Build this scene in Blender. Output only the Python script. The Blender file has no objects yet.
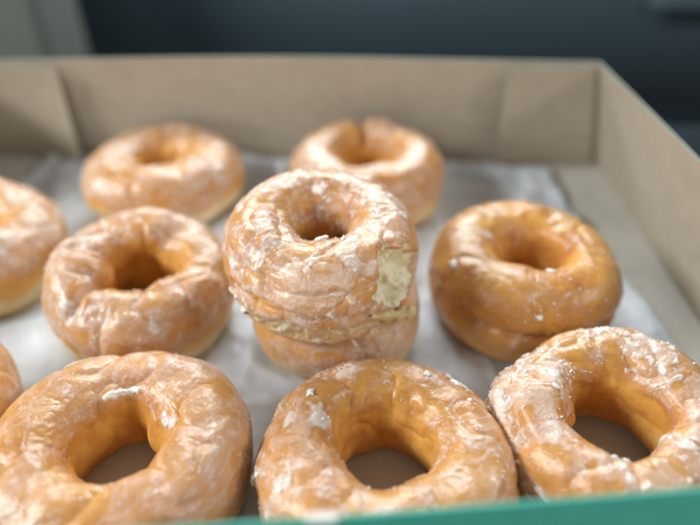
import bpy, bmesh, math, random
import numpy as np
from mathutils import Vector, Matrix

SC = 0.01                      # the script is written in centimetres
R_ = math.radians
scene = bpy.context.scene
col = scene.collection

# ------------------------------------------------------------------ camera
cam_d = bpy.data.cameras.new('camera')
cam = bpy.data.objects.new('camera', cam_d); col.objects.link(cam)
cam_d.sensor_width = 36.0
cam_d.lens = 600 / 700 * 36.0
cam_d.clip_start = 0.005; cam_d.clip_end = 50
cam.location = (0, 0, 18.5 * SC)
cam.rotation_euler = (R_(90 - 38.04), 0, R_(3.0))
cam_d.dof.use_dof = True
cam_d.dof.focus_distance = 19.4 * SC
cam_d.dof.aperture_fstop = 3.7
scene.camera = cam

# ------------------------------------------------------------------ world
w = bpy.data.worlds.new('World'); scene.world = w; w.use_nodes = True
bg = w.node_tree.nodes['Background']
bg.inputs[0].default_value = (0.92, 0.97, 1.0, 1)
bg.inputs[1].default_value = 0.13

# ------------------------------------------------------------------ lamps: soft daylight through the car's windows
def area(name, loc, target, size, power, color):
    l = bpy.data.lights.new(name, 'AREA'); l.shape = 'RECTANGLE'
    l.size, l.size_y = size[0] * SC, size[1] * SC
    l.energy = power; l.color = color
    o = bpy.data.objects.new(name, l); col.objects.link(o)
    o.location = Vector(loc) * SC
    o.rotation_euler = (Vector(target) - Vector(loc)).to_track_quat('-Z', 'Y').to_euler()
    return o
area('windshield_daylight', (-8, 98, 62), (0, 15, 2), (80, 28), 11.6, (0.92, 0.97, 1.0))
area('left_window_daylight', (-84, -2, 58), (0, 15, 2), (60, 22), 10.5, (0.98, 0.99, 1.0))
area('right_window_daylight', (80, -5, 60), (0, 15, 2), (50, 22), 3.5, (1.0, 0.98, 0.95))
area('rear_window_daylight', (-18, -100, 32), (0, 15, 4), (80, 20), 3.8, (1.0, 0.99, 0.97))

scene.render.engine = 'CYCLES'
scene.cycles.use_denoising = True
try: scene.cycles.denoiser = 'OPENIMAGEDENOISE'
except Exception: pass
scene.cycles.use_adaptive_sampling = True
scene.cycles.adaptive_threshold = 0.03
scene.cycles.max_bounces = 6
scene.cycles.transparent_max_bounces = 12
scene.cycles.sample_clamp_indirect = 6
vs = scene.view_settings
vs.view_transform = 'Standard'; vs.look = 'None'; vs.gamma = 1; vs.exposure = 0.0

# ------------------------------------------------------------------ helpers
def tag(o, label=None, cat=None, group=None, kind=None):
    if label: o['label'] = label
    if cat: o['category'] = cat
    if group: o['group'] = group
    if kind: o['kind'] = kind
    return o

def empty(name, loc, rot=(0, 0, 0)):
    o = bpy.data.objects.new(name, None); col.objects.link(o)
    o.empty_display_size = 0.01
    o.location = Vector(loc) * SC; o.rotation_euler = [R_(a) for a in rot]
    return o

def mesh_obj(name, V, F, mats, parent=None, smooth=True, fm=None, attrs=None):
    """V (n,3) in cm, F list / (m,4|3) array"""
    me = bpy.data.meshes.new(name)
    V = np.asarray(V, float) * SC
    if isinstance(F, np.ndarray):
        n, k = F.shape
        me.vertices.add(len(V)); me.vertices.foreach_set('co', V.ravel())
        me.loops.add(n * k); me.loops.foreach_set('vertex_index', F.astype(np.int32).ravel())
        me.polygons.add(n); me.polygons.foreach_set('loop_start', np.arange(n, dtype=np.int32) * k)
        me.update(calc_edges=True)
    else:
        me.from_pydata([tuple(v) for v in V], [], F); me.update()
    if not isinstance(mats, (list, tuple)): mats = [mats]
    for m in mats: me.materials.append(m)
    if fm is not None: me.polygons.foreach_set('material_index', np.asarray(fm, np.int32))
    me.polygons.foreach_set('use_smooth', np.full(len(me.polygons), bool(smooth)))
    for k, a in (attrs or {}).items():
        at = me.attributes.new(k, 'FLOAT', 'POINT'); at.data.foreach_set('value', np.asarray(a, np.float32).ravel())
    me.validate()
    o = bpy.data.objects.new(name, me); col.objects.link(o)
    if parent: o.parent = parent
    return o

# ---- numpy noise
def _hash(ix, iy, iz, seed):
    h = (ix * 374761393 + iy * 668265263 + iz * 2147483647 + seed * 1274126177) & 0xFFFFFFFF
    h = ((h ^ (h >> 13)) * 1274126177) & 0xFFFFFFFF
    h = ((h ^ (h >> 16)) * 2246822519) & 0xFFFFFFFF
    return ((h ^ (h >> 15)) & 0xFFFFFF) / float(0xFFFFFF) * 2 - 1
def vn(P, s=1.0, seed=0):
    Q = np.asarray(P, float) * s + 137.3 + seed * 3.17
    I = np.floor(Q).astype(np.int64); f = Q - I; f = f * f * f * (f * (f * 6 - 15) + 10)
    x, y, z = I[..., 0], I[..., 1], I[..., 2]; fx, fy, fz = f[..., 0], f[..., 1], f[..., 2]
    r = 0
    for dx in (0, 1):
        for dy in (0, 1):
            for dz in (0, 1):
                wgt = (fx if dx else 1 - fx) * (fy if dy else 1 - fy) * (fz if dz else 1 - fz)
                r = r + wgt * _hash(x + dx, y + dy, z + dz, seed)
    return r
def fbm(P, s=1.0, seed=0, o=3, g=0.5):
    r = 0; a = 1; t = 0
    for i in range(o):
        r = r + a * vn(P, s * 2.03 ** i, seed + i * 11); t += a; a *= g
    return r / t
def sst(a, b, x):
    t = np.clip((x - a) / (b - a), 0, 1); return t * t * (3 - 2 * t)

# ------------------------------------------------------------------ materials
def new_mat(name):
    m = bpy.data.materials.new(name); m.use_nodes = True
    nt = m.node_tree; nt.nodes.clear()
    out = nt.nodes.new('ShaderNodeOutputMaterial')
    return m, nt, out
class N:
    def __init__(s, nt): s.nt = nt
    def n(s, t, **kw):
        nd = s.nt.nodes.new(t)
        for k, v in kw.items():
            if k.startswith('_'): setattr(nd, k[1:], v)
        for k, v in kw.items():
            if k.startswith('_'): continue
            key = int(k[1:]) if k[0] == 'i' and k[1:].isdigit() else k.replace('__', ' ')
            if hasattr(v, 'is_output'): s.nt.links.new(v, nd.inputs[key])
            else: nd.inputs[key].default_value = v
        return nd
    def math(s, op, a, b=0.0, c=0.0, clamp=False):
        nd = s.n('ShaderNodeMath', _operation=op, _use_clamp=clamp, i0=a, i1=b, i2=c); return nd.outputs[0]
    def mix(s, f, a, b):
        nd = s.nt.nodes.new('ShaderNodeMix'); nd.data_type = 'RGBA'
        for i, v in ((0, f), (6, a), (7, b)):
            if hasattr(v, 'is_output'): s.nt.links.new(v, nd.inputs[i])
            else: nd.inputs[i].default_value = v if i == 0 else (*v, 1) if len(v) == 3 else v
        return nd.outputs[2]
    def noise(s, vec, scale, detail=4, rough=0.55, dist=0.0):
        return s.n('ShaderNodeTexNoise', Vector=vec, Scale=scale, Detail=detail, Roughness=rough, Distortion=dist).outputs[0]
    def ramp(s, f, stops):
        nd = s.n('ShaderNodeValToRGB', Fac=f); e = nd.color_ramp.elements
        while len(e) < len(stops): e.new(0.5)
        for q, (p, c) in zip(e, stops): q.position = p; q.color = (*c, 1)
        return nd.outputs[0]
    def attr(s, name): return s.n('ShaderNodeAttribute', _attribute_name=name).outputs['Fac']
    def coord(s): return s.n('ShaderNodeTexCoord').outputs['Object']

def mat_dough():
    m, nt, out = new_mat('fried_dough'); g = N(nt); v = g.coord()
    br = g.attr('brown'); cr = g.attr('crumb')
    n1 = g.noise(v, 90, 5); n2 = g.noise(v, 420, 4); n3 = g.noise(v, 1500, 3)
    f = g.math('ADD', br, g.math('MULTIPLY', g.math('SUBTRACT', n1, 0.5), 0.55))
    f = g.math('ADD', f, g.math('MULTIPLY', g.math('SUBTRACT', n2, 0.5), 0.25), clamp=True)
    c = g.ramp(f, [(0.0, (0.84, 0.72, 0.47)), (0.28, (0.76, 0.51, 0.19)), (0.5, (0.70, 0.375, 0.088)),
                   (0.75, (0.57, 0.25, 0.052)), (1.0, (0.33, 0.115, 0.026))])
    cc = g.ramp(n2, [(0.3, (0.62, 0.52, 0.28)), (0.5, (0.82, 0.77, 0.56)), (0.75, (0.88, 0.86, 0.72))])
    c = g.mix(cr, c, cc)
    h = g.math('ADD', g.math('MULTIPLY', n2, 0.6), g.math('MULTIPLY', n3, 0.3))
    hc = g.n('ShaderNodeTexVoronoi', Vector=v, Scale=700.0).outputs[0]
    h = g.math('ADD', h, g.math('MULTIPLY', g.math('MULTIPLY', hc, cr), 0.6))
    bp = g.n('ShaderNodeBump', Strength=0.35, Distance=0.0008, Height=h)
    ro = g.math('ADD', g.math('MULTIPLY', cr, 0.4), 0.42)
    p = g.n('ShaderNodeBsdfPrincipled', Base__Color=c, Roughness=ro, Normal=bp.outputs[0],
            Subsurface__Weight=0.35, Subsurface__Radius=(1.0, 0.55, 0.3), Subsurface__Scale=0.0033)
    nt.links.new(p.outputs[0], out.inputs[0]); return m

def mat_glaze(name='sugar_glaze', white=0.0, rough=0.15):
    """thin translucent sugar film: opacity follows its thickness"""
    m, nt, out = new_mat(name); g = N(nt); v = g.coord()
    t = g.attr('thick')
    n1 = g.noise(v, 260, 5, 0.6, 0.6); n2 = g.noise(v, 900, 4, 0.6, 0.5); n3 = g.noise(v, 2600, 2)
    a = g.math('ADD', t, g.math('MULTIPLY', g.math('SUBTRACT', n1, 0.5), 0.30))
    a = g.math('ADD', a, g.math('MULTIPLY', g.math('SUBTRACT', n2, 0.5), 0.40))
    a = g.n('ShaderNodeMapRange', Value=a, i1=0.05, i2=1.05, i3=0.0, i4=1.0).outputs[0]
    a = g.math('MULTIPLY', g.math('POWER', a, 1.3), 0.92)
    edge = g.n('ShaderNodeMapRange', Value=t, i1=0.0, i2=0.10, i3=0.0, i4=1.0).outputs[0]
    a = g.math('MULTIPLY', a, edge)
    h = g.math('ADD', g.math('MULTIPLY', n1, 1.0), g.math('MULTIPLY', n2, 0.5))
    h = g.math('ADD', h, g.math('MULTIPLY', n3, 0.12))
    bp = g.n('ShaderNodeBump', Strength=0.5, Distance=0.0007, Height=h).outputs[0]
    colr = g.ramp(a, [(0.0, (0.78, 0.46, 0.22)), (0.30, (0.89, 0.66, 0.52)), (0.62, (0.89, 0.77, 0.66)), (1.0, (0.94, 0.90, 0.86))])
    dif = g.n('ShaderNodeBsdfDiffuse', Color=colr, Normal=bp)
    tr = g.n('ShaderNodeBsdfTransparent')
    film = g.n('ShaderNodeMixShader', i0=a, i1=tr.outputs[0], i2=dif.outputs[0])
    gl = g.n('ShaderNodeBsdfGlossy', Color=(1, 1, 1, 1), Roughness=g.math('ADD', g.math('MULTIPLY', n2, 0.16), rough - 0.08), Normal=bp)
    fr = g.n('ShaderNodeFresnel', IOR=1.45, Normal=bp).outputs[0]
    fr = g.math('MINIMUM', g.math('MULTIPLY', fr, 1.1), 0.28)
    fr = g.math('MULTIPLY', fr, edge)
    sh = g.n('ShaderNodeMixShader', i0=fr, i1=film.outputs[0], i2=gl.outputs[0])
    nt.links.new(sh.outputs[0], out.inputs[0]); return m

def mat_simple(name, c1, c2, scale, rough=0.6, bump=0.2, dist=0.0006, spec=0.5, sss=0.0, detail=4, stretch=None, stain=0.0):
    m, nt, out = new_mat(name); g = N(nt); v = g.coord()
    if stretch: v = g.n('ShaderNodeMapping', Vector=v, Scale=stretch).outputs[0]
    n1 = g.noise(v, scale, detail); n2 = g.noise(v, scale * 6, 3)
    c = g.mix(g.n('ShaderNodeMapRange', Value=n1, i1=0.3, i2=0.7).outputs[0], c1, c2)
    if stain:
        ns = g.noise(v, 22, 5, 0.6, 0.4)
        ns = g.n('ShaderNodeMapRange', Value=ns, i1=0.52, i2=0.70, i3=0.0, i4=stain).outputs[0]
        c = g.mix(ns, c, (c1[0] * 0.45, c1[1] * 0.40, c1[2] * 0.32))
    bp = g.n('ShaderNodeBump', Strength=bump, Distance=dist, Height=g.math('ADD', n1, g.math('MULTIPLY', n2, 0.6)))
    p = g.n('ShaderNodeBsdfPrincipled', Base__Color=c, Roughness=rough, Normal=bp.outputs[0], Subsurface__Weight=sss,
            Subsurface__Scale=0.002, Specular__IOR__Level=spec)
    nt.links.new(p.outputs[0], out.inputs[0]); return m

M = {}
M['dough'] = mat_dough()
M['glaze'] = mat_glaze()
M['sugar'] = mat_simple('dried_white_sugar', (0.86, 0.82, 0.77), (0.92, 0.90, 0.88), 600, 0.32, 0.4, 0.0006, sss=0.3)
M['crust'] = mat_simple('torn_crust', (0.70, 0.55, 0.26), (0.80, 0.68, 0.42), 500, 0.5, 0.5, 0.001, sss=0.3)
M['cream'] = mat_simple('cream_crumb', (0.80, 0.76, 0.58), (0.88, 0.87, 0.76), 400, 0.5, 0.5, 0.001, sss=0.3)
M['board'] = mat_simple('grey_chipboard', (0.37, 0.325, 0.25), (0.42, 0.37, 0.29), 130, 0.75, 0.15, 0.0003, spec=0.3, detail=6, stain=0.12)
M['floor_board'] = mat_simple('pale_chipboard', (0.50, 0.49, 0.44), (0.56, 0.55, 0.50), 130, 0.7, 0.15, 0.0003, spec=0.3, detail=6, stain=0.2)
M['teal'] = mat_simple('teal_print', (0.085, 0.49, 0.38), (0.095, 0.53, 0.415), 160, 0.45, 0.05, 0.0002, spec=0.4)
M['edge'] = mat_simple('cut_board_edge', (0.22, 0.33, 0.27), (0.32, 0.38, 0.32), 500, 0.8, 0.2)
M['paper'] = mat_simple('wax_paper', (0.60, 0.66, 0.72), (0.67, 0.72, 0.77), 60, 0.55, 0.12, 0.0008, spec=0.45, stain=0.06)
M['dash'] = mat_simple('dark_blue_grey_plastic', (0.048, 0.078, 0.098), (0.056, 0.088, 0.108), 300, 0.55, 0.2, 0.0004, spec=0.35)
M['black'] = mat_simple('recess_shade_black', (0.006, 0.009, 0.012), (0.010, 0.013, 0.016), 300, 0.6, 0.2, 0.0004, spec=0.3)
M['trim'] = mat_simple('grey_green_trim', (0.15, 0.16, 0.14), (0.17, 0.18, 0.155), 200, 0.65, 0.2, 0.0004, spec=0.3)
M['trim2'] = mat_simple('pale_grey_trim', (0.22, 0.245, 0.25), (0.25, 0.27, 0.275), 200, 0.65, 0.2, 0.0004, spec=0.3)
M['seat'] = mat_simple('dark_seat_fabric', (0.007, 0.012, 0.018), (0.014, 0.021, 0.029), 400, 0.85, 0.5, 0.001, spec=0.2)

# ------------------------------------------------------------------ surroundings
def grid_faces(nu, nv, cu=False, cv=False):
    i = np.arange(nu if cu else nu - 1); j = np.arange(nv if cv else nv - 1)
    I, J = np.meshgrid(i, j, indexing='ij'); I2 = (I + 1) % nu; J2 = (J + 1) % nv
    return np.stack([I * nv + J, I2 * nv + J, I2 * nv + J2, I * nv + J2], -1).reshape(-1, 4)

# the seat the box rests on: one cushion-like sheet that falls away at the far edge
xs = np.linspace(-60, 70, 80); ys = np.linspace(-15, 58, 70)
X, Y = np.meshgrid(xs, ys, indexing='ij')
Z = -0.35 - 9.0 * sst(40, 58, Y) - 0.25 * np.abs(fbm(np.stack([X, Y, 0 * X], -1), 0.06, 5)) * sst(0, 6, np.hypot(np.maximum(np.abs(X + 5) - 21, 0), np.maximum(np.abs(Y - 20) - 16, 0)))
Z = Z + 1.2 * np.exp(-((X - 31) / 4.0) ** 2) * sst(17, 27, X)
tag(mesh_obj('seat_surface', np.stack([X, Y, Z], -1).reshape(-1, 3), grid_faces(80, 70), M['seat']), kind='structure')

def extrude_profile(name, prof, x0, x1, mat, parent, n=2):
    """closed profile in (y,z), extruded along x"""
    k = len(prof); V = []; 
    for x in (x0, x1): V += [(x, y, z) for y, z in prof]
    F = [[i, (i + 1) % k, k + (i + 1) % k, k + i] for i in range(k)] + [list(range(k))[::-1], list(range(k, 2 * k))]
    return mesh_obj(name, V, F, mat, parent, smooth=False)

dash = empty('car_dashboard', (10, 80, -20))
tag(dash, 'dark blue grey moulded dashboard beyond the open box', 'dashboard')
# body with rounded brow: profile in local (y, z)
prof = []
for i in range(15):
    a = -90 + 180 * i / 14
    prof.append((-9 + 7 * (1 - math.cos(R_(a))) , 19.5 + 6.5 * math.sin(R_(a))))
prof = [(16, -18), (12.0, -2)] + [(-5.0 + 15 * (1 - math.cos(R_(a))), 18.5 + 15 * math.sin(R_(a))) for a in range(-76, 61, 4)] + [(30, 40), (30, -18)]
b = extrude_profile('body', prof, -95, 95, M['dash'], dash)
b.data.polygons.foreach_set('use_smooth', [True] * len(b.data.polygons))
# raised grip bar at the right; a solid black tube below paints its recess's shade
bar = []
for i in range(13):
    t = i / 12; bar.append((20.5 + 34 * t, -5.0 - 0.5 * math.sin(t * 3.14), 19.3 + 0.3 * math.sin(t * math.pi)))
def tube(name, pts, rad, mat, parent, k=12):
    V = []; n = len(pts); F = []
    P = [Vector(p) for p in pts]
    for i, p in enumerate(P):
        d = (P[min(i + 1, n - 1)] - P[max(i - 1, 0)]).normalized()
        s = d.cross(Vector((0, 0, 1))).normalized(); u = s.cross(d)
        r = rad if not callable(rad) else rad(i / (n - 1))
        V += [tuple(p + (s * math.cos(q) + u * math.sin(q)) * r) for q in [2 * math.pi * j / k for j in range(k)]]
    for i in range(n - 1):
        F += [[i * k + j, i * k + (j + 1) % k, (i + 1) * k + (j + 1) % k, (i + 1) * k + j] for j in range(k)]
    F += [list(range(k))[::-1], [(n - 1) * k + j for j in range(k)]]
    return mesh_obj(name, V, F, mat, parent)
tube('pull_handle', bar, 0.75, M['dash'], dash)
tube('recess_shade_tube', [(22.8 + 30 * t, -4.6, 17.6 + 0.3 * math.sin(t * 3)) for t in np.linspace(0, 1, 9)], 0.75, M['black'], dash)

def bevel_box(name, lo, hi, mat, parent, bev=0.6, seg=3):
    bm = bmesh.new(); bmesh.ops.create_cube(bm, size=1)
    for v in bm.verts:
        v.co = Vector([((lo[i] + hi[i]) / 2 + v.co[i] * (hi[i] - lo[i])) * SC for i in range(3)])
    bmesh.ops.bevel(bm, geom=list(bm.edges), offset=bev * SC, segments=seg, affect='EDGES', profile=0.5)
    me = bpy.data.meshes.new(name); bm.to_mesh(me); bm.free(); me.materials.append(mat)
    me.polygons.foreach_set('use_smooth', [True] * len(me.polygons))
    o = bpy.data.objects.new(name, me); col.objects.link(o); o.parent = parent; return o
pil = empty('trim_pillar', (-37.6, 56, -20), (0, 0, 8))
tag(pil, 'upright grey green trim panel standing behind the box beside the dashboard', 'trim panel')
bevel_box('post', (-6, 0, 0), (5.6, 12, 46), M['trim'], pil, 1.2, 4)
bevel_box('side_panel', (-40, -5, 0), (-6.2, 9, 46), M['trim2'], pil, 1.0, 4)

# ------------------------------------------------------------------ the box
box = empty('donut_box', (-4, 20, 0))
tag(box, 'open shallow cardboard donut box, teal outside and grey brown inside', 'box')
BO = np.array([-4, 20, 0.0])
def panel(name, A, B, Ct, D, th, mat_in, mat_out, parent, nu=24, nv=8, bow=None, edge=None):
    """A-B bottom edge, D-Ct top edge (world cm). inside face is left of A->B seen from above; thickness grows outward"""
    A, B, Ct, D = [np.array(q, float) for q in (A, B, Ct, D)]
    s = np.linspace(0, 1, nu)[:, None, None]; t = np.linspace(0, 1, nv)[None, :, None]
    P = (A * (1 - s) + B * s) * (1 - t) + (D * (1 - s) + Ct * s) * t
    nrm = np.cross(B - A, D - A); nrm /= np.linalg.norm(nrm)
    if bow is not None: P = P + nrm * bow(s[..., 0], t[..., 0])[..., None]
    Q = P + nrm * th
    n = nu * nv
    V = np.concatenate([P.reshape(-1, 3), Q.reshape(-1, 3)]) - BO
    f0 = grid_faces(nu, nv)
    F = [list(q[::-1]) for q in f0] + [list(q + n) for q in f0]
    fm = [0] * len(f0) + [1] * len(f0)
    ring = [i * nv for i in range(nu)] + [(nu - 1) * nv + j for j in range(1, nv)] + [i * nv + nv - 1 for i in range(nu - 2, -1, -1)] + [j for j in range(nv - 2, 0, -1)]
    for a, b_ in zip(ring, ring[1:] + ring[:1]):
        F.append([a, b_, b_ + n, a + n]); fm.append(2)
    return mesh_obj(name, V, F, [mat_in, mat_out, edge or M['edge']], parent, smooth=False, fm=fm)
# corners
FL0, FR0 = (-23.2, 4.7, 0), (15.0, 8.3, 0)
BL0, BR0 = (-25.6, 34.0, 0), (13.8, 34.5, 0)
FLt, FRt = (-22.8, 3.9, 6.62), (13.7, 8.4, 6.85)
BLt, BRt = (-25.2, 32.8, 6.45), (12.0, 33.6, 6.8)
TH = 0.07
# floor: bottom face just above the seat
panel('floor_panel', FL0, FR0, BR0, BL0, -0.08, M['floor_board'], M['teal'], box, 20, 20)
panel('front_panel', FR0, FL0, FLt, FRt, -TH, M['board'], M['teal'], box, 30, 8, lambda s, t: -0.12 * np.sin(np.pi * s) * t, M['teal'])
panel('back_panel', BL0, BR0, BRt, BLt, -TH, M['board'], M['teal'], box, 40, 10, lambda s, t: -0.45 * np.sin(np.pi * s) * t + 0.05 * np.sin(9 * s) * t)
panel('side_panel', BR0, FR0, FRt, BRt, -TH, M['board'], M['teal'], box, 30, 8, lambda s, t: -0.15 * np.sin(np.pi * s) * t)
panel('side_panel', FL0, BL0, BLt, FLt, -TH, M['board'], M['teal'], box, 30, 8)
def lerp(a, b_, t): return tuple(np.array(a) * (1 - t) + np.array(b_) * t)
# glued corner flaps lying against the inside of the back panel, their free edges springing off
off = np.array([0, -0.35, 0])
def flap(a0, a1, b0, b1, rev):
    # a* bottom, b* top; a0/b0 hinge at corner
    A, B = (np.array(a0) + off * .6, np.array(a1) + off * .6); D, Ct = (np.array(b0) + off, np.array(b1) + off)
    f = lambda s, t: (0.08 + 1.0 * (s if not rev else 1 - s) ** 2.5 * (0.12 + 0.88 * (1 - t) ** 1.2))
    if rev: A, B, D, Ct = B, A, Ct, D
    panel('corner_flap', A, B, Ct, D, -0.06, M['board'], M['board'], box, 16, 10, lambda s, t: f(s, t))
z1 = lambda p, dz: (p[0], p[1], p[2] + dz)
flap(z1(lerp(BR0, BL0, .012), .12), z1(lerp(BR0, BL0, .17), .35), z1(lerp(BRt, BLt, .008), -.12), z1(lerp(BRt, BLt, .135), -.18), True)
flap(z1(lerp(BL0, BR0, .012), .12), z1(lerp(BL0, BR0, .175), .35), z1(lerp(BLt, BRt, .008), -.12), z1(lerp(BLt, BRt, .185), -.18), False)

# ------------------------------------------------------------------ donuts
# name: x, y, z(base), ring outer radius, hole radius, height, rot (deg), seed, resolution
def build_donut(label, loc, rot, Ro, Rh, H, seed, NU=260, NV=110, lump=1.0, creases=(), bite=None, pale=0.5,
                glaze=0.42, flake=0.5, low=-0.15, gloss_mat='glaze', crumbs=60, flakes=(), drips=(), torn=None, shape=None, brown=0.0, sx=1.0, crusts=()):
    root = empty('glazed_donut', loc, rot)
    tag(root, label, 'donut', 'ring donuts in the box')
    u = np.linspace(0, 2 * np.pi, NU, endpoint=False); v = np.linspace(0, 2 * np.pi, NV, endpoint=False)
    U, Vv = np.meshgrid(u, v, indexing='ij')
    cu, su = np.cos(U), np.sin(U)
    ring = np.stack([cu, su, 0 * cu], -1)
    a0 = (Ro - Rh) / 2; r0 = (Ro + Rh) / 2
    aw = a0 * (1 + 0.10 * lump * vn(ring, 1.1, seed)); rr = r0 * (1 + 0.035 * lump * vn(ring, 0.9, seed + 1))
    bt = H / 2 * (1 + 0.10 * lump * vn(ring, 1.3, seed + 2))
    if shape is not None:
        da, db = shape(u); aw = aw * (1 + da[:, None]); bt = bt * (1 + db[:, None])
    cv, sv = np.cos(Vv), np.sin(Vv)
    sg = lambda x, e: np.sign(x) * np.abs(x) ** e
    rad = np.where(cv < 0, -(0.94 + 0.10 * lump * vn(ring, 1.5, seed + 50) + 0.08 * lump * vn(np.stack([cu, su, Vv * .8], -1), 1.6, seed + 51)) * aw * np.abs(cv) ** 0.63, aw * np.abs(cv) ** 0.90)
    zz = np.where(sv > 0, bt * sg(sv, 0.92), H / 2 * sg(sv, 0.75))
    P = np.stack([(rr + rad) * cu * sx, (rr + rad) * su, zz], -1)
    def normals(P):
        du = np.roll(P, -1, 0) - np.roll(P, 1, 0); dv = np.roll(P, -1, 1) - np.roll(P, 1, 1)
        n = np.cross(du, dv); return n / (np.linalg.norm(n, axis=-1, keepdims=True) + 1e-9)
    n = normals(P)
    top = sst(-0.6, 0.3, sv)
    d = lump * (0.16 * fbm(P, 0.42, seed + 3, 2) + 0.075 * fbm(P, 1.05, seed + 4, 2) * top)
    innr = sst(0.0, -0.6, cv)
    d = d + innr * (0.14 * fbm(P, 0.9, seed + 52, 2) + 0.035 * fbm(P * np.array([1, 1, 0.35]), 3.0, seed + 53, 2))
    rid = 1 - np.abs(fbm(P * np.array([1, 1, 0.7]), 0.62, seed + 5, 2)) * 3.0
    d = d - 0.09 * lump * np.clip(rid, 0, 1) ** 2 * top
    d = d + 0.010 * fbm(P, 5.0, seed + 6, 3)
    wq = np.stack([np.cos(U) * r0 * 0.7, np.sin(U) * r0 * 0.7, Vv * a0 * 1.6], -1) + 0.5 * np.stack([vn(P, .8, seed + 90), vn(P, .8, seed + 91), vn(P, .8, seed + 92)], -1)
    wr = np.clip(1 - np.abs(fbm(wq, 1.5, seed + 93, 2)) * 5, 0, 1) ** 2
    d = d - 0.024 * wr * top * sst(-0.2, 0.3, vn(P, 0.5, seed + 94))
    # creases: ((u deg, v deg) polyline, depth, width in cm)
    vis = np.zeros_like(U)
    for pts, dep, wid in creases:
        best = np.full(U.shape, 1e9)
        for (ua, va), (ub, vb) in zip(pts[:-1], pts[1:]):
            rm = r0 + a0 * math.cos(R_((va + vb) / 2))
            x_ = ((U - R_(ua) + np.pi) % (2 * np.pi) - np.pi) * rm; y_ = ((Vv - R_(va) + np.pi) % (2 * np.pi) - np.pi) * a0
            sx_, sy_ = R_(ub - ua) * rm, R_(vb - va) * a0
            q_ = np.clip((x_ * sx_ + y_ * sy_) / (sx_ ** 2 + sy_ ** 2 + 1e-9), 0, 1)
            best = np.minimum(best, np.hypot(x_ - q_ * sx_, y_ - q_ * sy_))
        best = np.abs(best + 0.14 * fbm(P, 1.3, seed + 40, 2))
        d = d - dep * np.exp(-(best / wid) ** 2)
    # the pale proof line: a soft waist a little under the equator
    band = np.exp(-((sv + 0.30) / 0.22) ** 2) * (cv > 0)
    d = d - 0.10 * band * (0.6 + 0.6 * vn(P, 0.8, seed + 7))
    P = P + n * d[..., None]
    n = normals(P)
    crumb = np.zeros_like(U)
    if torn is not None:      # skin torn off around part of the side, showing the crumb
        tu, tw = torn
        du_ = np.abs((U - R_(tu) + np.pi) % (2 * np.pi) - np.pi)
        tm = sst(R_(tw), R_(tw) * .75, du_ + 0.1 * vn(P, 2, seed + 60)) * sst(-0.66, -0.50, sv + 0.14 * fbm(P, 1.6, seed + 61)) * sst(-0.10, -0.30, sv + 0.30 * fbm(P, 1.1, seed + 62)) * (cv > 0)
        P = P - n * (tm * (0.14 + 0.08 * np.abs(fbm(P, 1.8, seed + 63))))[..., None]
        crumb = np.maximum(crumb, tm * (0.60 + 0.5 * fbm(P, 2.0, seed + 64)))
        lip = np.exp(-((sv + 0.66 + 0.12 * fbm(P, 1.3, seed + 65)) / 0.10) ** 2) * sst(R_(tw) * 1.1, R_(tw) * .8, du_) * (cv > 0)
        P = P + n * (lip * (0.04 + 0.10 * fbm(P, 1.8, seed + 66)))[..., None]
    bdist = np.full(U.shape, 9.0)
    if bite is not None:
        c, rad_, dirn = bite
        c = np.array(c, float)
        q = (P - c) / np.array(rad_)
        L = np.linalg.norm(q, axis=-1)
        L = L + 0.42 * fbm(P, 1.1, seed + 20, 3) + 0.10 * fbm(P, 4.5, seed + 21, 2)
        bdist = L - 1
        inside = L < 1
        # push inward along the line to the tube's core until the bite surface is met
        dv0 = np.array(dirn, float); dv0 /= np.linalg.norm(dv0); dirv = np.broadcast_to(dv0, P.shape)
        tlo = np.zeros(U.shape); step = 0.03
        cur = P.copy(); act = inside.copy()
        for k in range(int(2.4 / step)):
            if not act.any(): break
            cur[act] += dirv[act] * step
            Lc = np.linalg.norm((cur - c) / np.array(rad_), axis=-1) + 0.42 * fbm(cur, 1.1, seed + 20, 3) + 0.10 * fbm(cur, 4.5, seed + 21, 2)
            act &= (Lc < 1)
        P = np.where(inside[..., None], cur, P)
        crumb = np.maximum(crumb, sst(0.01, -0.04, bdist))
        wl = (0.85 * sst(0.10, 0.02, bdist))[..., None]
        for k in range(6):
            P = P * (1 - wl) + wl * 0.25 * (np.roll(P, 1, 0) + np.roll(P, -1, 0) + np.roll(P, 1, 1) + np.roll(P, -1, 1))
        n = normals(P)
        P = P + n * (crumb * (0.10 * fbm(P, 5.5, seed + 22, 2) + 0.16 * fbm(P, 2.0, seed + 23, 2)))[..., None]
    # flat bottom
    zmin = -H / 2 + 0.12
    P[..., 2] = np.where(P[..., 2] < zmin, zmin + (P[..., 2] - zmin) * 0.15, P[..., 2])
    P[..., 2] -= P[..., 2].min()
    n = normals(P)
    nz = n[..., 2]
    # frying colour: golden top and bottom, pale waist
    br = 0.57 + brown + 0.16 * fbm(P, 0.7, seed + 8, 3) + 0.10 * fbm(P, 2.4, seed + 9, 3)
    band = np.exp(-((sv + 0.34 + 0.12 * vn(P, 0.7, seed + 10)) / 0.26) ** 2) * sst(-0.3, 0.3, cv)
    br = br - pale * band
    br = br + 0.25 * np.exp(-((bdist - 0.03) / 0.05) ** 2)
    br = br + (0.02 + 0.14 * fbm(P * np.array([1, 1, 0.4]), 1.6, seed + 54, 3)) * sst(0.1, -0.7, cv) * (sv > -0.6)          # hole wall: a touch browner, with streaky mottling
    F = grid_faces(NU, NV, True, True)
    dough = mesh_obj('dough', P.reshape(-1, 3), F, M['dough'], root, attrs={'brown': np.clip(br, 0, 1), 'crumb': crumb})
    # ---------------- glaze film
    edge = low + 0.30 * fbm(P, 0.55, seed + 12, 3) + 0.10 * fbm(P, 2.0, seed + 13, 2)
    inner = sst(0.0, -0.5, cv)
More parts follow.
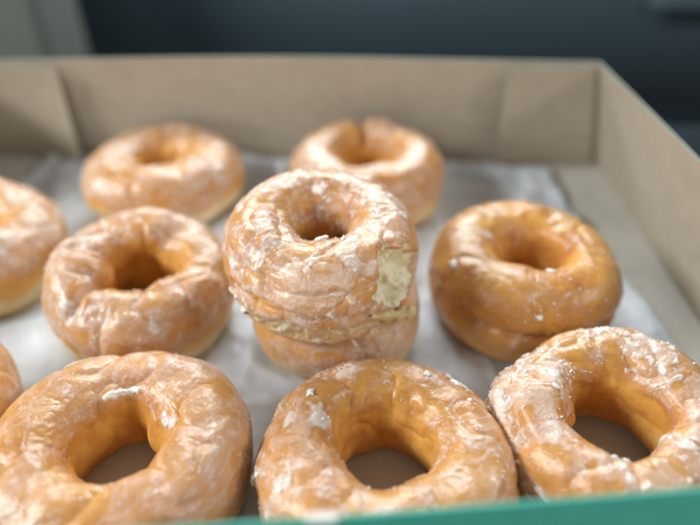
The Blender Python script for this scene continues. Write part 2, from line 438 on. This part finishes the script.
    cover = sst(edge - 0.04, edge + 0.16, sv - inner * 0.60)
    warp = P + 0.35 * np.stack([vn(P, 1.0, seed + 70), vn(P, 1.0, seed + 71), vn(P, 1.0, seed + 72)], -1)
    patch = fbm(warp, 0.62, seed + 14, 3)
    med = fbm(warp, 1.9, seed + 15, 3)
    # streaks: thin pulled lines running round the ring
    ang = np.stack([U * r0 * 0.55, (Vv * a0) * 2.6, 0 * U], -1)
    ang = np.stack([np.cos(U) * r0 * 0.8, np.sin(U) * r0 * 0.8, Vv * a0 * 2.2], -1) + 0.35 * (warp - P)
    st = 1 - np.abs(fbm(ang, 1.0, seed + 16, 3)) * 4.5
    st = np.clip(st, 0, 1) ** 2
    cr1 = np.clip(1 - np.abs(fbm(warp, 0.95, seed + 17, 2)) * 9, 0, 1) ** 1.5      # crack edges
    cr2 = np.clip(1 - np.abs(fbm(warp, 2.3, seed + 18, 2)) * 7, 0, 1) ** 1.5
    chips = sst(0.18, 0.46, fbm(warp, 2.7, seed + 19, 3) + 0.18 * patch) 
    bare = sst(0.16, 0.30, fbm(warp, 0.85, seed + 24, 3) - 0.10 * (glaze - 0.4))
    bare2 = sst(0.20, 0.30, fbm(warp, 2.2, seed + 25, 3)) * flake
    clus = sst(-0.05, 0.35, fbm(warp, 0.55, seed + 28, 2) + 0.25 * flake - 0.1)
    t = glaze - 0.03 + 0.17 * patch + 0.12 * med + 0.18 * st
    t = t + flake * (0.26 * cr1 * clus + 0.22 * cr2 * sst(-0.1, 0.3, med) * clus + 0.28 * chips * (0.25 + 0.75 * clus))
    fine = sst(0.16, 0.34, fbm(warp, 5.2, seed + 29, 2)) * sst(0.0, 0.3, fbm(warp, 1.2, seed + 30, 2) + 0.25 * flake - 0.08)
    t = t + flake * 0.38 * fine
    t = t * (1 - 0.55 * bare) * (1 - 0.5 * bare2)
    t = t - 0.15 * inner
    t = np.clip(t, 0.03, 1.05) * cover
    for (ud, vd, su_, sv_, amt) in drips:      # thick white runs: (u, v, half widths in cm)
        dd = np.hypot(((U - R_(ud) + np.pi) % (2 * np.pi) - np.pi) * (r0 + a0 * np.cos(R_(vd))) / su_, ((Vv - R_(vd) + np.pi) % (2 * np.pi) - np.pi) * a0 / sv_)
        dd = dd * (1 + 0.55 * fbm(P, 1.8, seed + 33, 2)) + 0.45 * fbm(P, 4.5, seed + 34, 2)
        t = np.maximum(t, amt * sst(1.25, 0.45, dd) * (1 + 0.15 * fbm(P, 3.0, seed + 35, 2)))
    t = t * (1 - sst(0.3, 0.6, crumb))
    thick = 0.012 + 0.035 * t ** 1.5 + 0.018 * t * fbm(P, 3.2, seed + 26, 3) + 0.07 * sst(0.9, 1.3, t)
    G = P + n * np.maximum(thick, 0.008)[..., None]
    tf = t.reshape(-1); keep = (tf[F] > 0.015).any(1)
    Fk = F[keep]; used = np.unique(Fk); rem = np.full(len(tf), -1, np.int64); rem[used] = np.arange(len(used))
    mesh_obj('glaze', G.reshape(-1, 3)[used], rem[Fk], M[gloss_mat], root, attrs={'thick': np.clip(tf[used], 0, 1)})
    # ---------------- loose sugar: crumbs (one part) and chips big enough to pick out
    rng = np.random.default_rng(seed + 500)
    if crumbs:
        wgt = (t * (sv > -0.2) * (0.15 + sst(0.0, 0.35, fbm(P, 0.8, seed + 27, 2)))).reshape(-1)
        wgt = wgt / wgt.sum(); ids = rng.choice(len(wgt), crumbs, p=wgt)
        Vc = []; Fc = []
        oct_ = np.array([[1, 0, 0], [-1, 0, 0], [0, 1, 0], [0, -1, 0], [0, 0, 1], [0, 0, -1.0]])
        of = [[0, 2, 4], [2, 1, 4], [1, 3, 4], [3, 0, 4], [2, 0, 5], [1, 2, 5], [3, 1, 5], [0, 3, 5]]
        Gp = G.reshape(-1, 3); nn = n.reshape(-1, 3)
        for k, i in enumerate(ids):
            s = 0.009 + 0.045 * rng.random() ** 4
            A = rng.normal(size=(3, 3)); Qm, _ = np.linalg.qr(A)
            o_ = (oct_ * (0.6 + 0.7 * rng.random((6, 1)))) @ Qm * np.array([1, 1, .7]) * s
            Vc.append(Gp[i] + nn[i] * s * 0.3 + o_); Fc += [[q + 6 * k for q in f] for f in of]
        tag(mesh_obj('sugar_crumbs', np.concatenate(Vc), np.array(Fc), M['sugar'], root, smooth=False), kind='stuff')
    for (ud, vd, sz, asp, rotd) in flakes:
        i = int(round(ud / 360 * NU)) % NU; j = int(round(vd / 360 * NV)) % NV
        c = G[i, j]; nn_ = n[i, j]
        tx = np.cross([0, 0, 1.0], nn_); tx /= np.linalg.norm(tx) + 1e-9; ty = np.cross(nn_, tx)
        k = 9; Vf = []
        ph = R_(rotd); tx, ty = tx * math.cos(ph) + ty * math.sin(ph), ty * math.cos(ph) - tx * math.sin(ph)
        angs = np.sort(rng.random(k) * 0.5 + np.arange(k)) * 2 * math.pi / k
        for lay, (h_, sc_) in enumerate(((-0.03, 1.0), (0.035, 1.0), (0.07, 0.7))):
            for q, an in enumerate(angs):
                r_ = sz / 2 * (0.75 + 0.35 * math.sin(q * 2.7 + seed + ud)) * sc_
                Vf.append(c + tx * math.cos(an) * r_ + ty * math.sin(an) * r_ * asp + nn_ * (h_ * (1 + 0.4 * math.sin(q * 1.9)) ))
        Vf.append(c + nn_ * 0.085)
        Ff = []
        for L_ in (0, 1):
            Ff += [[L_ * k + q, L_ * k + (q + 1) % k, (L_ + 1) * k + (q + 1) % k, (L_ + 1) * k + q] for q in range(k)]
        Ff += [[2 * k + q, 2 * k + (q + 1) % k, 3 * k] for q in range(k)] + [list(range(k))[::-1]]
        mesh_obj('glaze_flake', Vf, Ff, M['sugar'], root, smooth=True)
    for path, rr_, lift, mk in crusts:      # ragged scraps of crust left by the bite
        pts = []; nr = []
        for (ua, va), (ub, vb) in zip(path[:-1], path[1:]):
            for q in np.linspace(0, 1, 10, endpoint=False):
                i = int(round((ua + (ub - ua) * q) / 360 * NU)) % NU; j = int(round((va + (vb - va) * q) / 360 * NV)) % NV
                pts.append(P[i, j]); nr.append(n[i, j])
        pts = np.array(pts); nr = np.array(nr); m_ = len(pts); ss = np.linspace(0, 1, m_)
        ker = np.ones(5) / 5
        for a_ in range(3): pts[:, a_] = np.convolve(np.pad(pts[:, a_], 2, 'edge'), ker, 'valid'); nr[:, a_] = np.convolve(np.pad(nr[:, a_], 2, 'edge'), ker, 'valid')
        pts = pts + nr * (0.03 + lift * ss[:, None] ** 2)
        k = 18; an = np.arange(k) * 2 * np.pi / k
        tg = np.gradient(pts, axis=0); tg /= np.linalg.norm(tg, axis=1, keepdims=True) + 1e-9
        sd = np.cross(tg, nr); sd /= np.linalg.norm(sd, axis=1, keepdims=True) + 1e-9; nu_ = np.cross(sd, tg)
        rr2 = rr_ * np.clip(np.sin(np.pi * np.clip(ss * 0.94 + 0.03, 0, 1)), 0.0, 1) ** 0.5
        T = pts[:, None] + (sd[:, None] * np.cos(an)[None, :, None] + nu_[:, None] * (0.45 * np.sin(an))[None, :, None]) * rr2[:, None, None]
        off_ = T - pts[:, None]; off_ = off_ * (1 + 1.3 * fbm(T, 2.2, seed + 80, 2) + 0.9 * fbm(T, 5.0, seed + 81, 2))[..., None]
        T = pts[:, None] + off_
        Ft = grid_faces(m_, k, False, True)
        mesh_obj('torn_crust', T.reshape(-1, 3), Ft, M[mk], root)
    return root, dict(P=P, n=n, t=t, rng=rng)

def sh(bumps):      # local swellings of the ring: (degrees, half width, amount)
    def f(u):
        da = 0 * u
        for c, w_, a in bumps:
            dd = np.abs((u - R_(c) + np.pi) % (2 * np.pi) - np.pi); da = da + a * np.exp(-(dd / R_(w_)) ** 2)
        return da, da * 0.7
    return f
HI = dict(NU=620, NV=230); MD = dict(NU=380, NV=150); LO = dict(NU=240, NV=100)
Zp = 0.16   # donuts rest on the paper
build_donut('glazed ring donut in the back row beside the left corner fold', (-11.7, 28.6, Zp), (-3, 0, 20), 4.35, 1.1, 3.3, 11, **LO, crumbs=0, pale=0.75, glaze=0.5, flake=0.7, low=-0.05)
build_donut('glazed ring donut with a notched rim against the middle of the back wall', (-0.6, 29.0, Zp), (0, 0, 0), 4.2, 1.3, 3.7, 12, **LO, crumbs=0, glaze=0.5, flake=0.7, brown=0.05,
            creases=[(((98, 20), (98, 150)), 0.45, 0.35)])
build_donut('glazed ring donut tilted forward with a deep fold beside its hole', (-9.9, 19.0, Zp), (8, 4, 15), 3.85, 1.1, 3.8, 13, **MD, lump=1.2, crumbs=160, pale=0.8,
            creases=[(((225, 50), (215, 110), (205, 165)), 0.35, 0.22), (((160, 80), (150, 170)), 0.3, 0.25)], flake=0.7, glaze=0.52, low=0.0)
build_donut('glazed donut with its pale yellow side showing, beside the tilted folded one', (-18.9, 21.3, Zp), (4, 8, 40), 4.1, 1.0, 3.9, 14, **MD, crumbs=80, pale=0.9, glaze=0.55, low=0.12)
build_donut('golden ring donut with a crease round its side, alone near the right wall', (6.25, 20.3, Zp), (3, 0, 70), 4.05, 1.05, 4.0, 15, **MD, brown=0.05, crumbs=350, flakes=[(130, 47, 0.55, 0.8, 0), (196, 36, 0.4, 0.7, 0), (210, 105, 0.4, 0.8, 0)], drips=[(118, 12, 0.8, 0.15, 1.0), (95, 110, 0.3, 0.5, 0.8)], glaze=0.10, flake=0.8, pale=0.15, lump=0.7, low=-0.3,
            creases=[(((110, 4), (150, 8), (200, 6), (240, 10), (275, 4)), 0.26, 0.14)])
build_donut('glazed donut mostly hidden underneath the bitten one', (-1.55, 18.55, Zp), (0, 0, 0), 3.5, 1.0, 3.2, 16, **MD, crumbs=60, pale=0.3, brown=-0.1, low=-0.5, glaze=0.55)
build_donut('bitten glazed donut stacked on another, pale crumb showing at its torn side', (-2.1, 18.15, 3.1), (6, 2, 0), 3.6, 0.9, 4.0, 17, **HI, crumbs=400, glaze=0.58, flake=0.8, pale=0.2, low=-0.75,
            bite=((3.5, -2.2, 0.75), (1.5, 1.5, 1.65), (-0.75, 0.5, -0.35)), torn=(262, 62), creases=[(((205, 30), (240, 36), (280, 28), (310, 34)), 0.13, 0.12), (((215, 2), (250, 8), (300, 0)), 0.16, 0.11), (((120, 70), (180, 62)), 0.1, 0.12)],
            flakes=[(276, 126, 0.55, 0.45, 10), (300, 100, 0.35, 0.5, 40)], drips=[(98, 118, 0.35, 0.4, 0.95), (250, 60, 0.9, 0.2, 0.8)],
            crusts=[(((303, -2), (314, -10), (322, -16)), 0.22, 0.10, 'crust'), (((316, -14), (326, -22), (335, -30)), 0.36, 0.55, 'crust'), (((208, -8), (218, -20), (228, -24)), 0.42, 0.12, 'cream')])
build_donut('glazed front row donut with a thick white glaze drip above its hole', (-7.9, 10.7, Zp), (-3, 0, 0), 4.2, 1.3, 3.3, 18, **HI, lump=1.05, crumbs=150, shape=sh([(50, 20, .05), (95, 18, -.05), (135, 18, .05)]), glaze=0.50, flake=0.35, pale=0.3,
            drips=[(108, 131, 0.65, 0.20, 1.25), (88, 129, 0.4, 0.16, 1.1), (28, 134, 0.35, 0.35, 1.0), (14, 126, 0.25, 0.3, 0.9), (60, 108, 0.5, 0.3, 0.75), (125, 60, 0.9, 0.2, 0.8)])
build_donut('front row glazed donut scattered with white sugar chips, between two others', (0.55, 10.9, Zp), (-4, 0, 0), 4.12, 1.3, 3.2, 19, **HI, lump=1.05, crumbs=350, glaze=0.38, flake=0.85, pale=0.3,
            flakes=[(150, 84, 0.42, 0.9, 20), (192, 8, 0.45, 0.9, 0), (196, 30, 0.25, 0.8, 0), (62, 84, 0.34, 0.6, 60), (46, 62, 0.5, 0.5, 30), (30, 75, 0.3, 0.6, 80)],
            drips=[(168, 108, 0.55, 0.45, 0.95), (172, 75, 0.5, 0.3, 0.85), (120, 84, 0.35, 0.25, 0.9), (50, 55, 0.7, 0.2, 0.85)])
build_donut('front row donut with ridged crusty white glaze beside the right wall', (8.0, 12.6, Zp), (5, -5, 0), 3.85, 1.3, 3.7, 20, **HI, lump=1.05, crumbs=700, shape=sh([(163, 16, .16), (128, 18, -.08), (40, 20, .06)]), glaze=0.60, flake=1.1, drips=[(150, 62, 0.9, 0.3, 0.95), (175, 40, 0.8, 0.35, 0.9), (60, 75, 0.8, 0.25, 0.85), (200, 95, 0.5, 0.4, 0.8)],
            flakes=[(128, 100, 0.3, 0.5, 20), (160, 108, 0.35, 0.5, 70), (250, 120, 0.3, 0.6, 10), (262, 128, 0.35, 0.7, 50)], pale=0.4,
            creases=[(((100, 60), (150, 55), (200, 60)), 0.2, 0.25)])
build_donut('glazed donut showing only a rounded edge beside the one with the white drip', (-15.6, 11.6, Zp), (0, 0, 0), 3.8, 1.2, 3.6, 21, **MD, crumbs=40)

# ------------------------------------------------------------------ wax paper
nx, ny = 220, 200
s, t = np.meshgrid(np.linspace(0, 1, nx), np.linspace(0, 1, ny), indexing='ij')
yb = 6.8 + t * 26.9
xr = 13.4 - 2.9 * sst(0.2, 1.0, t) + 0.25 * np.sin(t * 7)
X = -21.3 + s * (xr + 21.3); Y = yb + 1.8 * s * t * 0 + 0.3 * np.sin(s * 5)
P2 = np.stack([X, Y, 0 * X], -1)
don = [(-11.7, 28.6), (-0.6, 29), (-10.1, 19.1), (-18, 21.2), (6.5, 20.3), (-0.9, 18.8), (-7.9, 10.9), (0.55, 11), (8, 12.6), (-15.6, 11.6)]
dm = np.min([np.hypot(X - a, Y - b_) for a, b_ in don], 0)
free = sst(2.6, 4.6, dm)
wq = P2 + 0.8 * np.stack([vn(P2, 0.3, 1), vn(P2, 0.3, 2), 0 * X], -1)
c1 = np.abs(fbm(wq, 0.22, 3, 2)); c2 = np.abs(fbm(wq * np.array([1, .5, 1]), 0.5, 4, 2)); c3 = np.abs(fbm(wq, 1.1, 6, 2))
Z = 0.05 + 0.9 * free * (0.95 * np.clip(0.35 - c1, 0, 1) + 0.55 * np.clip(0.3 - c2, 0, 1) + 0.12 * (0.3 - c3)) + 0.08
Z = np.maximum(Z, 0.03) + 1.5 * np.exp(-(((X + 5.6) / 0.5) ** 2 + ((Y - 30.8) / 0.5) ** 2))
liner = mesh_obj('wax_paper_liner', np.stack([X, Y, Z], -1).reshape(-1, 3), grid_faces(nx, ny), M['paper'], smooth=True)
sm = liner.modifiers.new('thickness', 'SOLIDIFY'); sm.thickness = 0.00008; sm.offset = -1
tag(liner, 'crinkled white wax paper lining the box floor under the donuts', 'paper liner')

# ------------------------------------------------------------------ a smear of dried glaze on the front rim
nu, nv = 40, 18
a, b_ = np.meshgrid(np.linspace(0, 2 * np.pi, nu, endpoint=False), np.linspace(-np.pi / 2, np.pi / 2, nv), indexing='ij')
Q = np.stack([np.cos(a) * np.cos(b_), np.sin(a) * np.cos(b_), np.sin(b_)], -1)
Q = Q * (1 + 0.35 * fbm(Q, 1.6, 77, 3))[..., None] * np.array([0.42, 0.10, 0.06])
smear = mesh_obj('glaze_smear', Q.reshape(-1, 3), grid_faces(nu, nv, True, False), M['sugar'])
smear.location = Vector((-0.9, 6.44, 6.79)) * SC; smear.rotation_euler = (0, 0, R_(6))
tag(smear, 'small white smear of dried glaze stuck on the teal front rim', 'glaze smear')

# ------------------------------------------------------------------ sugar crumbs fallen on the paper
rng = np.random.default_rng(9); Vc = []; Fc = []
Pz = np.stack([X, Y, Z], -1).reshape(-1, 3); okc = ((dm > 3.2) & (dm < 5.2)).reshape(-1); ids = rng.choice(np.nonzero(okc)[0], 170)
for k, i in enumerate(ids):
    sz = 0.012 + 0.07 * rng.random() ** 3
    Qm, _ = np.linalg.qr(rng.normal(size=(3, 3)))
    o_ = np.array([[1, 0, 0], [-1, 0, 0], [0, 1, 0], [0, -1, 0], [0, 0, .8], [0, 0, -.8]]) * (0.6 + 0.7 * rng.random((6, 1))) @ Qm * sz
    Vc.append(Pz[i] + np.array([0, 0, sz * 0.5]) + o_)
    Fc += [[q + 6 * k for q in f] for f in ([0, 2, 4], [2, 1, 4], [1, 3, 4], [3, 0, 4], [2, 0, 5], [1, 2, 5], [3, 1, 5], [0, 3, 5])]
tag(mesh_obj('fallen_sugar', np.concatenate(Vc), np.array(Fc), M['sugar'], smooth=False), 'tiny white sugar crumbs fallen on the wax paper', 'sugar crumbs', kind='stuff')
